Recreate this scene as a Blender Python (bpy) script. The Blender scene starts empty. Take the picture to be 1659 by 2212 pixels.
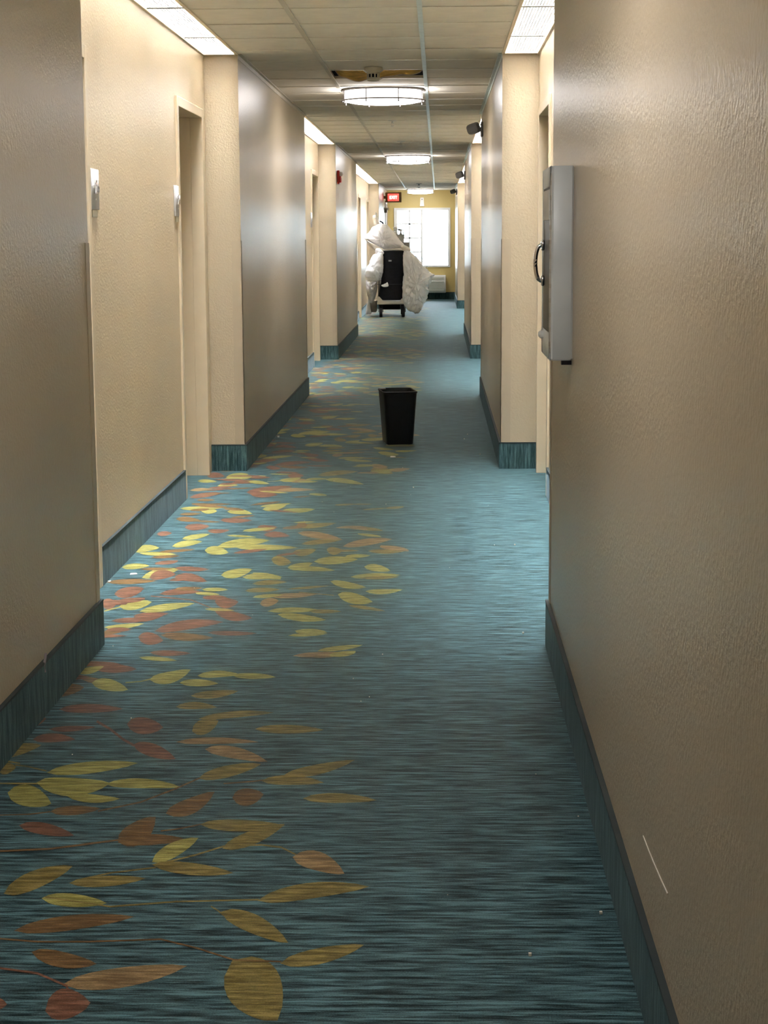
import bpy, math, random
from mathutils import Vector, Matrix, noise
random.seed(7)
R = math.radians
# ------------------------------------------------------------------ camera
PITCH, YAW, ROLL, FPX, CAMH = 0.15357, -0.03137, -0.00624, 3820.7, 1.364
IW, IH = 1659, 2212
_F = Vector((math.sin(YAW)*math.cos(PITCH), math.cos(YAW)*math.cos(PITCH), -math.sin(PITCH)))
_r = Vector((math.cos(YAW), -math.sin(YAW), 0)); _u = _r.cross(_F)
_R = math.cos(ROLL)*_r + math.sin(ROLL)*_u
_U = -math.sin(ROLL)*_r + math.cos(ROLL)*_u
scene = bpy.context.scene
col = scene.collection
cd = bpy.data.cameras.new('camera'); cam = bpy.data.objects.new('camera', cd); col.objects.link(cam)
cd.sensor_fit = 'HORIZONTAL'; cd.sensor_width = 36; cd.lens = FPX*36/IW; cd.clip_start = .05; cd.clip_end = 300
m = Matrix.Identity(4)
for i in range(3):
    m[i][0] = _R[i]; m[i][1] = _U[i]; m[i][2] = -_F[i]
m[2][3] = CAMH
cam.matrix_world = m
scene.camera = cam
# ------------------------------------------------------------------ world, exposure
world = bpy.data.worlds.new('sky'); scene.world = world; world.use_nodes = True
bg = world.node_tree.nodes['Background']
bg.inputs[0].default_value = (.80, .92, 1.0, 1); bg.inputs[1].default_value = 6.0
vs = scene.view_settings
vs.view_transform = 'Standard'; vs.look = 'None'; vs.gamma = 1; vs.use_curve_mapping = False
vs.exposure = 1.85
PANEL_L = 92.0      # emission of the fluorescent strips over the door recesses
LAMP_L = 5.7       # emission of the drum lamps

# ------------------------------------------------------------------ dimensions
XL, XR, HC = -1.153, .371, 2.4166        # corridor faces, ceiling height
LR, RR = -1.350, .582                    # recessed walls
OL, OR = -1.75, .98                      # outer back of walls
YB, YE = -7.0, 40.1                      # back and end wall
PIER_L = [(YB, -3.85), (.75, 5.855), (10.42, 15.54), (20.19, 25.22), (34.75, YE)]
PIER_R = [(YB, -3.85), (.75, 5.845), (10.50, 15.54), (20.25, 25.45), (34.75, YE)]
BBH = .152                               # carpet base height

def ray(px, py): return _F + _R*((px-IW/2)/FPX) - _U*((py-IH/2)/FPX)
def at(px, py, Y):
    d = ray(px, py); t = Y/d.y; return Vector((0, 0, CAMH)) + d*t
def on_floor(px, py, z=0.):
    d = ray(px, py); t = (z-CAMH)/d.z; return Vector((0, 0, CAMH)) + d*t

# ------------------------------------------------------------------ materials
MATS = {}
def new_mat(name):
    mt = bpy.data.materials.new(name); mt.use_nodes = True
    nt = mt.node_tree; b = nt.nodes['Principled BSDF']; MATS[name] = mt
    return mt, nt, b
def N(nt, t, **kw):
    n = nt.nodes.new(t)
    for k, v in kw.items():
        if k.startswith('_'): setattr(n, k[1:], v)
        else:
            n.inputs[k.replace('__', ' ')].default_value = v
    return n
def coords(nt, scale=(1, 1, 1), rot=(0, 0, 0)):
    tc = nt.nodes.new('ShaderNodeTexCoord'); mp = nt.nodes.new('ShaderNodeMapping')
    mp.inputs['Scale'].default_value = scale; mp.inputs['Rotation'].default_value = rot
    nt.links.new(tc.outputs['Object'], mp.inputs['Vector']); return mp.outputs['Vector']
def noise_tex(nt, vec, scale, detail=2, rough=.5):
    n = nt.nodes.new('ShaderNodeTexNoise'); n.inputs['Scale'].default_value = scale
    n.inputs['Detail'].default_value = detail; n.inputs['Roughness'].default_value = rough
    nt.links.new(vec, n.inputs['Vector']); return n.outputs['Fac']
def ramp(nt, fac, stops):
    r = nt.nodes.new('ShaderNodeValToRGB'); cr = r.color_ramp
    while len(cr.elements) < len(stops): cr.elements.new(.5)
    for e, (p, c) in zip(cr.elements, stops): e.position = p; e.color = (*c, 1)
    nt.links.new(fac, r.inputs['Fac']); return r.outputs['Color']
def mixc(nt, fac, a, b, mode='MIX'):
    x = nt.nodes.new('ShaderNodeMix'); x.data_type = 'RGBA'; x.blend_type = mode
    for sock, v in ((x.inputs[0], fac), (x.inputs[6], a), (x.inputs[7], b)):
        if hasattr(v, 'links') or isinstance(v, bpy.types.NodeSocket): nt.links.new(v, sock)
        else: sock.default_value = v if isinstance(v, float) else (*v, 1)
    return x.outputs[2]
def bump(nt, b, h, strength, dist, prev=None):
    n = nt.nodes.new('ShaderNodeBump'); n.inputs['Strength'].default_value = strength
    n.inputs['Distance'].default_value = dist; nt.links.new(h, n.inputs['Height'])
    if prev is not None: nt.links.new(prev, n.inputs['Normal'])
    nt.links.new(n.outputs['Normal'], b.inputs['Normal']); return n.outputs['Normal']

def plain(name, c, rough=.5, metal=0., spec=.5, var=.06, vscale=6., bmp=None, emit=None, estr=0., sheen=0.):
    mt, nt, b = new_mat(name)
    v = coords(nt); f = noise_tex(nt, v, vscale, 3)
    lo = tuple(x*(1-var) for x in c); hi = tuple(min(1, x*(1+var)) for x in c)
    nt.links.new(ramp(nt, f, [(.3, lo), (.7, hi)]), b.inputs['Base Color'])
    b.inputs['Roughness'].default_value = rough; b.inputs['Metallic'].default_value = metal
    b.inputs['Specular IOR Level'].default_value = spec
    b.inputs['Sheen Weight'].default_value = sheen
    if bmp: bump(nt, b, noise_tex(nt, v, bmp[0], 3), bmp[1], bmp[2])
    if emit:
        b.inputs['Emission Color'].default_value = (*emit, 1); b.inputs['Emission Strength'].default_value = estr
    return mt

def wall_paint(name, c, rough):
    mt, nt, b = new_mat(name)
    v = coords(nt)
    big = noise_tex(nt, v, 1.3, 3)
    lo = tuple(x*.95 for x in c); hi = tuple(x*1.04 for x in c)
    base = ramp(nt, big, [(.3, lo), (.7, hi)])
    nt.links.new(base, b.inputs['Base Color'])
    b.inputs['Roughness'].default_value = rough
    b.inputs['Specular IOR Level'].default_value = .5
    wav = bump(nt, b, noise_tex(nt, coords(nt, (1, 1, .22)), 2.2, 1), .14, .012)
    bump(nt, b, noise_tex(nt, v, 95, 2, .55), .55, .0034, wav)
    return mt
wall_paint('wall_taupe', (.52, .43, .305), .30)
wall_paint('wall_cream', (.70, .565, .385), .33)
wall_paint('wall_yellow', (.66, .53, .22), .5)

CARPET_LO, CARPET_HI = (.002, .014, .017), (.125, .25, .285)
def carpet(name, lo, hi, streak=(6, 68, 6), bstr=.6, sheen=.42):
    mt, nt, b = new_mat(name)
    s1 = noise_tex(nt, coords(nt, streak), 1.0, 3, .6)
    s2 = noise_tex(nt, coords(nt, tuple(x*2.3 for x in streak)), 1.0, 2, .6)
    fz = noise_tex(nt, coords(nt), 330, 2, .6)
    patch = noise_tex(nt, coords(nt), 2.2, 3)
    a = nt.nodes.new('ShaderNodeMath'); a.operation = 'MULTIPLY_ADD'; a.inputs[1].default_value = .5
    nt.links.new(s1, a.inputs[0])
    a2 = nt.nodes.new('ShaderNodeMath'); a2.operation = 'MULTIPLY'; a2.inputs[1].default_value = .32
    nt.links.new(s2, a2.inputs[0]); nt.links.new(a2.outputs[0], a.inputs[2])
    a3 = nt.nodes.new('ShaderNodeMath'); a3.operation = 'MULTIPLY_ADD'; a3.inputs[1].default_value = .18
    nt.links.new(fz, a3.inputs[0]); nt.links.new(a.outputs[0], a3.inputs[2])
    c = ramp(nt, a3.outputs[0], [(.42, lo), (.5, tuple((x*.68+y*.32) for x, y in zip(lo, hi))), (.60, hi)])
    c = mixc(nt, 1.0, c, ramp(nt, patch, [(.3, (.88, .88, .88)), (.7, (1, 1, 1))]), 'MULTIPLY')
    nt.links.new(c, b.inputs['Base Color'])
    b.inputs['Roughness'].default_value = .6; b.inputs['Specular IOR Level'].default_value = .09
    b.inputs['Sheen Weight'].default_value = sheen; b.inputs['Sheen Roughness'].default_value = .25
    b.inputs['Sheen Tint'].default_value = (.68, .88, 1, 1)
    bump(nt, b, a3.outputs[0], bstr, .004)
    return mt
carpet('carpet_teal', CARPET_LO, CARPET_HI)
carpet('carpet_base', (.020, .050, .056), (.10, .175, .185), (90, 90, 6), .5, .12)
LEAFC = {'O': ((.10, .075, .016), (.34, .27, .085)), 'B': ((.085, .045, .014), (.25, .145, .055)),
         'R': ((.085, .034, .018), (.27, .125, .075)), 'Y': ((.16, .145, .028), (.48, .455, .145)),
         'T': ((.14, .085, .035), (.42, .29, .14))}
for k, (lo, hi) in LEAFC.items(): carpet('carpet_leaf_'+k, lo, hi, (9, 70, 9), .5)

plain('tile', (.90, .85, .75), .85, spec=.2, var=.04, vscale=9, bmp=(260, .25, .002))
plain('tee_tan', (.62, .57, .47), .45, var=.06)
plain('tee_cream', (.90, .85, .72), .35, var=.03)
plain('tee_pale', (.66, .74, .68), .4, var=.1, vscale=14)
plain('dark_void', (.05, .045, .04), .9)
plain('insulation', (.66, .43, .10), .95, var=.3, vscale=14, bmp=(45, .8, .02))
plain('torn_paper', (.80, .66, .58), .8, var=.12, vscale=30)
plain('frame_cream', (.74, .615, .44), .38, var=.03)
plain('door_tan', (.60, .48, .33), .42, var=.05, bmp=(120, .15, .001))
plain('guard_taupe', (.48, .395, .285), .35, var=.03)
plain('binding', (.012, .025, .03), .6)
plain('steel', (.74, .79, .81), .42, metal=.05, var=.10, vscale=5, bmp=(9, .25, .003))
plain('chrome', (.85, .85, .86), .12, metal=1., var=.02)
plain('nickel', (.55, .55, .55), .3, metal=.9)
plain('bronze', (.22, .20, .19), .4, metal=.7)
plain('white_plastic', (.80, .79, .76), .4, var=.03)
plain('sign_grey', (.56, .545, .54), .6, var=.03)
plain('cream_plastic', (.72, .66, .52), .45, var=.05)
plain('black_plastic', (.006, .006, .008), .38, spec=.22, var=.15, vscale=20)
plain('black_cloth', (.006, .006, .009), .85, spec=.15, var=.3, vscale=25, bmp=(60, .4, .004))
plain('rubber', (.007, .007, .007), .7, spec=.2)
plain('dark_grey', (.17, .16, .15), .45, var=.08)
plain('grey_plastic', (.30, .30, .30), .5)
plain('red_plastic', (.60, .035, .03), .35)
plain('linen', (.82, .81, .84), .85, var=.04, vscale=12, bmp=(38, .35, .01), sheen=.2)
plain('linen_warm', (.74, .70, .63), .85, var=.06, vscale=12, bmp=(38, .35, .01), sheen=.2)
plain('linen_grey', (.56, .54, .54), .85, var=.08, vscale=12, bmp=(38, .35, .01), sheen=.2)
plain('wire_blue', (.55, .70, .76), .35)
plain('cart_grey', (.52, .48, .43), .5)
plain('cart_brown', (.30, .25, .20), .5)
plain('vinyl_white', (.82, .85, .86), .4, var=.02)
plain('louver', (.72, .76, .70), .45)
plain('asphalt', (.25, .25, .25), .9)
plain('exit_bronze', (.36, .25, .12), .5, var=.1)
plain('paper_white', (.92, .92, .90), .7)
plain('crumb', (.75, .70, .60), .8)
plain('scuff_white', (.66, .62, .54), .6)
plain('stain_pink', (.30, .26, .28), .8)
plain('clear_lens', (.85, .85, .88), .15)
def emitter(name, c, s):
    mt, nt, b = new_mat(name)
    v = coords(nt); f = noise_tex(nt, v, 3., 2)
    nt.links.new(ramp(nt, f, [(.3, tuple(x*.96 for x in c)), (.7, c)]), b.inputs['Emission Color'])
    b.inputs['Emission Strength'].default_value = s
    b.inputs['Base Color'].default_value = (.9, .9, .9, 1); b.inputs['Roughness'].default_value = .4
    return mt
emitter('tube_light', (.97, .985, 1.0), PANEL_L)
emitter('lamp_acrylic', (1, .965, .96), LAMP_L)
emitter('exit_red', (1, .035, .03), .55)
emitter('exit_hot', (1, .62, .55), 1.1)
def glass():
    mt, nt, b = new_mat('pane')
    nt.nodes.remove(b); out = nt.nodes['Material Output']
    tr = nt.nodes.new('ShaderNodeBsdfTransparent'); tr.inputs[0].default_value = (.96, .99, 1, 1)
    gl = nt.nodes.new('ShaderNodeBsdfGlossy'); gl.inputs['Roughness'].default_value = .02
    fr = nt.nodes.new('ShaderNodeFresnel'); mx = nt.nodes.new('ShaderNodeMixShader')
    nt.links.new(fr.outputs[0], mx.inputs[0]); nt.links.new(tr.outputs[0], mx.inputs[1]); nt.links.new(gl.outputs[0], mx.inputs[2])
    nt.links.new(mx.outputs[0], out.inputs['Surface'])
glass()

# ------------------------------------------------------------------ mesh helpers
class MB:
    def __init__(s): s.v = []; s.f = []; s.m = []; s.cur = 0
    def add(s, vs_, fs):
        o = len(s.v); s.v += [tuple(p) for p in vs_]
        for f in fs: s.f.append(tuple(o+i for i in f)); s.m.append(s.cur)
        return s
    def box(s, a, b, bev=0.):
        x0, y0, z0 = [min(p, q) for p, q in zip(a, b)]; x1, y1, z1 = [max(p, q) for p, q in zip(a, b)]
        if bev <= 0:
            return s.add([(x0,y0,z0),(x1,y0,z0),(x1,y1,z0),(x0,y1,z0),(x0,y0,z1),(x1,y0,z1),(x1,y1,z1),(x0,y1,z1)],
                         [(0,3,2,1),(4,5,6,7),(0,1,5,4),(1,2,6,5),(2,3,7,6),(3,0,4,7)])
        k = min(bev, (x1-x0)*.49, (y1-y0)*.49, (z1-z0)*.49)
        def ring(z, i):
            return [(x0+i+k,y0+i,z),(x1-i-k,y0+i,z),(x1-i,y0+i+k,z),(x1-i,y1-i-k,z),(x1-i-k,y1-i,z),(x0+i+k,y1-i,z),(x0+i,y1-i-k,z),(x0+i,y0+i+k,z)]
        return s.loft([ring(z0, k*.6), ring(z0+k, 0), ring(z1-k, 0), ring(z1, k*.6)])
    def loft(s, rings, caps=True):
        n = len(rings[0]); o = len(s.v)
        for r in rings: s.v += [tuple(p) for p in r]
        for j in range(len(rings)-1):
            for i in range(n):
                a = o+j*n+i; b = o+j*n+(i+1) % n
                s.f.append((a, b, b+n, a+n)); s.m.append(s.cur)
        if caps:
            s.f.append(tuple(o+i for i in reversed(range(n)))); s.m.append(s.cur)
            s.f.append(tuple(o+(len(rings)-1)*n+i for i in range(n))); s.m.append(s.cur)
        return s
    def lathe(s, prof, c=(0, 0, 0), n=24, axis='Z'):
        rings = []
        for r, h in prof:
            rg = []
            for i in range(n):
                a = 2*math.pi*i/n; x, y = r*math.cos(a), r*math.sin(a)
                if axis == 'Z': p = (x, y, h)
                elif axis == 'Y': p = (x, h, -y)
                else: p = (h, x, y)
                rg.append((p[0]+c[0], p[1]+c[1], p[2]+c[2]))
            rings.append(rg)
        return s.loft(rings)
    def ring(s, R0, r, c, n=40, k=8):
        o = len(s.v)
        for i in range(n):
            a = 2*math.pi*i/n
            for j in range(k):
                b = 2*math.pi*j/k
                s.v.append((c[0]+(R0+r*math.cos(b))*math.cos(a), c[1]+(R0+r*math.cos(b))*math.sin(a), c[2]+r*math.sin(b)))
        for i in range(n):
            for j in range(k):
                s.f.append((o+i*k+j, o+((i+1) % n)*k+j, o+((i+1) % n)*k+(j+1) % k, o+i*k+(j+1) % k)); s.m.append(s.cur)
        return s
    def tube(s, pts, r, k=8):
        pts = [Vector(p) for p in pts]; rings = []
        for i, p in enumerate(pts):
            d = (pts[min(i+1, len(pts)-1)]-pts[max(i-1, 0)]).normalized()
            u = d.cross(Vector((0, 0, 1)))
            if u.length < .05: u = d.cross(Vector((0, 1, 0)))
            u.normalize(); w = d.cross(u)
            rings.append([p+(u*math.cos(2*math.pi*j/k)+w*math.sin(2*math.pi*j/k))*r for j in range(k)])
        return s.loft(rings)
    def build(s, name, mat, parent=None, smooth=False, kind=None, label=None, loc=None, rot=None):
        me = bpy.data.meshes.new(name); me.from_pydata(s.v, [], s.f)
        mats = mat if isinstance(mat, (list, tuple)) else [mat]
        for x in mats: me.materials.append(MATS[x])
        if len(mats) > 1: me.polygons.foreach_set('material_index', s.m)
        me.validate(); me.update()
        if smooth:
            me.shade_smooth(); me.set_sharp_from_angle(angle=R(38))
        o = bpy.data.objects.new(name, me); col.objects.link(o)
        if parent is not None: o.parent = parent
        if loc is not None: o.location = loc
        if rot is not None: o.rotation_euler = rot
        if kind: o['kind'] = kind
        if label: o['label'] = label
        return o
def tag(o, label, cat, group=None, kind=None):
    o['label'] = label; o['category'] = cat
    if group: o['group'] = group
    if kind: o['kind'] = kind
    return o
def thing(name, label, cat, loc=(0, 0, 0), rz=0, group=None, kind=None):
    o = bpy.data.objects.new(name, None); col.objects.link(o); o.empty_display_size = .05
    o.location = loc; o.rotation_euler = (0, 0, rz)
    return tag(o, label, cat, group, kind)
def blob(outline, y, front, back, crumple=.012, ns=9., seed=0, power=2.4, rings=15):
    """soft body with an (x, z) outline, bulging forward and back in y"""
    mb = MB(); n0 = len(outline); pts = []
    for i in range(n0):                                  # smooth resample
        p0, p1, p2, p3 = [Vector((*outline[(i+k) % n0], 0)) for k in (-1, 0, 1, 2)]
        for t in (0, 1/6, 1/3, .5, 2/3, 5/6):
            pts.append(.5*((2*p1)+(p2-p0)*t+(2*p0-5*p1+4*p2-p3)*t*t+(3*p1-p0-3*p2+p3)*t**3))
    n = len(pts); c = sum(pts, Vector((0, 0, 0)))/n
    def P(q, s, side):
        th = (front if side < 0 else back)*(1-s**power)**(.55)
        p = Vector((c.x+(q.x-c.x)*s, y+side*th, c.y+(q.y-c.y)*s))
        q1 = Vector((p.x*ns+seed, p.z*ns*.9+side*2.3, p.y*ns*.6+seed))
        wv = noise.noise_vector(q1*.6)*.8
        rd = sum((1-2.2*abs(noise.noise((q1+wv)*f+Vector((0, 0, f)))))*g for f, g in ((1., 1.), (2.1, .55), (4.3, .28)))
        dirv = Vector(((q.x-c.x)*s, side*.22, (q.y-c.y)*s)); dirv = dirv.normalized() if dirv.length > 1e-5 else Vector((0, side, 0))
        return p + dirv*(rd-.35)*crumple*(.25+.75*s if s > .92 else 1)
    ss = [math.sin(math.pi/2*(k+1)/rings) for k in range(rings)]
    allr = [[P(q, s, -1) for q in pts] for s in ss] + [[P(q, s, 1) for q in pts] for s in reversed(ss[:-1])]
    mb.loft(allr, caps=False)
    a = len(mb.v); mb.v.append(tuple(P(c, 0, -1))); b = len(mb.v); mb.v.append(tuple(P(c, 0, 1)))
    L = (len(allr)-1)*n
    for i in range(n):
        mb.f.append((i, a, (i+1) % n)); mb.m.append(0); mb.f.append((L+(i+1) % n, b, L+i)); mb.m.append(0)
    return mb
def pxo(pts, Y): return [(at(x, y, Y).x, at(x, y, Y).z) for x, y in pts]

# ------------------------------------------------------------------ floor with woven leaf pattern
mats_floor = ['carpet_teal']+['carpet_leaf_'+k for k in LEAFC]+['binding']; MI = {k: i+1 for i, k in enumerate(LEAFC)}
S = 1.8433
leaves = []    # (crop offset y, base, tip, width, colour) in picture pixels
def rows(oy, txt):
    for ln in txt.strip().splitlines():
        for it in ln.split(';'):
            it = it.split()
            if len(it) == 6: c, x0, y0, x1, y1, w = it; leaves.append((c, float(x0)/S, oy+float(y0)/S, float(x1)/S, oy+float(y1)/S, float(w)/S))
rows(1500, '''R 235 60 490 58 35;R 110 135 185 95 30;R 195 140 380 130 22;R 130 180 300 180 35;R 505 118 650 132 66;R 530 200 700 258 52
O 700 50 865 52 28;O 765 148 870 105 58;O 790 98 1090 73 26;O 1015 138 1290 142 34;T 700 190 1030 190 26;T 815 218 1065 268 46
O 790 335 1040 278 46;O 1130 322 1412 262 40;O 1040 345 1290 352 38;O 1205 415 1500 422 38;B 925 412 1050 398 68;B 660 475 855 388 62
B 200 467 400 455 36;Y 185 312 550 274 46;Y 145 352 440 354 72;Y 420 358 720 369 38;Y 265 404 478 416 33;Y 30 392 205 436 84
O 0 312 64 288 42;O 0 250 165 202 42;R 75 522 295 562 46;B 470 590 620 488 88;B 475 590 745 580 42;O 795 518 1135 524 46
O 885 614 1135 516 54;Y 605 668 790 572 56;O 605 678 930 712 48;T 1165 648 1372 715 74;O 1025 822 1470 766 62;O 880 866 1148 990 74
O 1115 1072 1450 998 62;O 925 1060 1105 1300 215;O 15 795 290 684 70;O 275 752 580 733 42;Y 165 813 425 832 52;B 55 942 535 886 58
B 125 1026 385 1074 62;T 250 1156 745 1082 78;R 180 1262 360 1228 118;R -60 1225 28 1235 54''')
rows(900, '''R 365 998 545 1006 36;Y 305 1018 415 994 26;B 305 1033 505 1082 24;Y 365 1060 510 1088 46;Y 595 1048 760 1008 46;Y 785 1033 955 1027 26
Y 715 1060 870 1063 28;O 760 1112 950 1093 30;B 225 1108 335 1078 42;R 550 878 650 892 48;R 615 855 890 818 38;B 640 870 850 881 30
R 825 860 1025 863 18;R 595 940 760 943 22;Y 415 840 575 824 18;R 420 852 525 848 18;R 520 808 655 790 26;R 405 745 465 744 42
Y 475 757 605 738 38;Y 555 776 775 744 28;R 855 735 950 738 40;R 855 774 1005 802 36;T 1035 746 1110 733 32;T 1075 716 1265 707 19
Y 1065 775 1285 773 20;Y 1105 788 1298 810 28;Y 1345 708 1484 738 42;Y 1455 696 1604 689 20;Y 1315 656 1458 680 26;Y 1450 598 1555 614 27
Y 1395 639 1595 631 20;R 455 708 575 684 40;R 635 706 805 699 22;B 425 660 625 654 20;Y 565 642 715 608 30;R 595 642 700 628 36
R 695 638 825 657 31;Y 880 632 1005 608 34;Y 965 640 1125 640 24;O 1005 666 1145 659 18;O 975 694 1115 689 18;Y 1145 602 1245 583 26
Y 1165 607 1335 613 18;Y 1250 577 1425 569 30;O 1080 568 1160 582 36;O 1165 542 1260 530 27;O 1300 530 1365 533 29;O 1465 535 1612 536 16
T 1365 517 1562 488 27;O 1200 507 1365 490 18;T 1185 463 1360 488 25;O 1170 437 1340 424 19;R 1025 440 1105 440 25;R 1050 471 1155 476 23
T 1335 443 1465 440 10;Y 815 533 910 542 33;Y 865 518 1075 493 31;Y 935 520 1185 522 22;Y 725 487 835 468 19;Y 685 517 805 498 23
Y 535 537 635 523 26;Y 555 545 705 549 14;Y 485 601 595 594 22;R 735 441 835 437 25;R 825 455 915 452 16;R 875 412 1005 413 18
R 625 468 685 464 18;R 695 604 835 609 18;Y 795 368 865 377 25;Y 905 379 1005 387 21;Y 715 366 905 359 16;Y 1045 370 1140 353 21
Y 1125 373 1255 369 18;R 980 302 1165 278 31;R 995 308 1105 312 26;R 755 322 885 304 18;T 1095 296 1255 292 14;R 1145 235 1210 235 21
T 1145 257 1255 261 16;Y 1295 250 1450 270 18;O 1265 234 1425 219 18;Y 900 242 990 230 17;Y 785 257 865 259 13;Y 865 276 950 274 10
Y 895 247 1065 237 10;R 825 237 895 237 21;R 925 263 1045 261 14;T 755 294 845 289 12;O 1475 213 1565 227 29;T 1540 213 1635 207 14
T 1475 194 1545 201 16;B 1180 437 1225 433 24;B 700 408 800 415 18''')
stems = [(1500, 9, 'B', [(-20,972),(150,986),(350,986),(640,976),(780,1010),(930,1058),(1120,1066)]),
 (1500, 9, 'O', [(180,808),(440,846),(700,826),(1030,818)]), (1500, 8, 'O', [(840,845),(868,862),(892,882)]),
 (1500, 10, 'B', [(-20,626),(200,616),(430,586),(490,578)]), (1500, 8, 'O', [(300,742),(440,712),(620,690)]),
 (1500, 9, 'O', [(650,672),(780,640),(890,606),(1040,600),(1120,610),(1180,640)]), (1500, 12, 'R', [(-20,1088),(150,1112),(265,1162),(280,1200)]),
 (1500, 9, 'B', [(390,466),(560,430),(700,376),(795,334)]), (1500, 7, 'B', [(640,545),(720,535),(800,518)]), (1500, 7, 'B', [(890,356),(980,350),(1050,342)]),
 (1500, 8, 'O', [(0,355),(150,356)]), (1500, 8, 'O', [(60,282),(110,288),(185,306)]), (1500, 14, 'R', [(385,108),(440,140),(490,180),(535,205)]),
 (1500, 7, 'B', [(0,482),(120,478),(200,468)]), (1500, 8, 'O', [(0,262),(80,276)]), (900, 7, 'Y', [(500,1060),(560,1055),(600,1046)]),
 (900, 6, 'R', [(600,715),(760,730),(860,770)]), (900, 5, 'O', [(1190,700),(1330,712)]), (900, 6, 'Y', [(415,775),(480,758)])]
fm = MB(); fm.box((OL, YB-.2, -.15), (OR, YE+.2, 0)); fm.cur = 0
zc = [.0004]
polys = []
def leaf_poly(x0, y0, x1, y1, w):
    a, b = Vector((x0, y0)), Vector((x1, y1)); d = b-a; nrm = Vector((-d.y, d.x)).normalized()
    up, lo = [], []
    bend = random.uniform(-.12, .12)*w
    for i in range(1, 9):
        t = i/9; prof = 1.08*math.sin(math.pi*t**.85)**.68*(1-.1*t)
        cpt = a+d*t+nrm*bend*math.sin(math.pi*t)*2
        up.append(cpt+nrm*w*.5*prof); lo.append(cpt-nrm*w*.5*prof)
    return [on_floor(p.x, p.y) for p in [a]+up+[b]+lo[::-1]]
for c, x0, y0, x1, y1, w in leaves: polys.append((c, leaf_poly(x0, y0, x1, y1, w)))
for oy, w, c, pts in stems:
    q = [Vector((x/S, oy+y/S)) for x, y in pts]; up, lo = [], []
    for i, p in enumerate(q):
        d = (q[min(i+1, len(q)-1)]-q[max(i-1, 0)]); nrm = Vector((-d.y, d.x)).normalized()*w/S*.36
        up.append(p+nrm); lo.append(p-nrm)
    polys.append((c, [on_floor(p.x, p.y) for p in up+lo[::-1]]))
period = 4.6
def thin_leaf(x, y, L, w, a, c):
    d = Vector((math.cos(a), math.sin(a))); nn = Vector((-d.y, d.x)); up, lo = [], []
    for i in range(1, 7):
        t = i/7; p = 1.05*math.sin(math.pi*t**.85)**.7
        q_ = Vector((x, y))+d*L*t; up.append(q_+nn*w*.5*p); lo.append(q_-nn*w*.5*p)
    pts = [Vector((x, y))]+up+[Vector((x, y))+d*L]+lo[::-1]
    polys.append((c, [Vector((p.x, p.y, 0)) for p in pts]))
for k in range(70):                                   # smaller leaves between the large ones
    x = -1.30+1.05*random.random()**1.5; y = random.uniform(5.35, 9.85)
    c = random.choice('RRBB' if x < -1.0 else 'RYYBY' if x < -.65 else 'YOTO')
    thin_leaf(x, y, random.uniform(.10, .20), random.uniform(.04, .085), random.uniform(-.9, .9), c)
allp = list(polys)
base = [(c, P) for c, P in polys if 5.3 < sum(p.y for p in P)/len(P) < 5.3+period]
for k in range(1, 8):
    for c, P in base:
        allp.append((c, [p+Vector((random.uniform(-.03, .03), period*k, 0)) - Vector((0, 0, 0)) for p in [q.copy() for q in P]] if False else
                     [q+Vector((0, period*k, 0)) for q in P]))
for k in (1, 2):
    for c, P in base: allp.append((c, [q-Vector((0, period*k, 0)) for q in P])) if sum(p.y for p in P)/len(P)-period*k < 2.6 else None
for c, P in allp:
    z = zc[0]; zc[0] = .0004+(zc[0]-.0004+.0000023) % .0009
    if min(p.y for p in P) > YE-.1: continue
    P = [(min(max(p.x, OL+.01), OR-.01), min(p.y, YE-.05), z) for p in P]
    # face up
    ar = sum(P[i][0]*P[(i+1) % len(P)][1]-P[(i+1) % len(P)][0]*P[i][1] for i in range(len(P)))
    if ar < 0: P = P[::-1]
    fm.cur = MI[c]; fm.add(P, [tuple(range(len(P)))])
fm.cur = len(mats_floor)-1
fm.add([(XL, 19.93, .0014), (XR, 19.93, .0014), (XR, 19.955, .0014), (XL, 19.955, .0014)], [(0, 1, 2, 3)])
floor = fm.build('floor', mats_floor); tag(floor, 'teal striated hallway carpet with a woven olive and rust leaf pattern', 'carpet', kind='structure')

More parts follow.
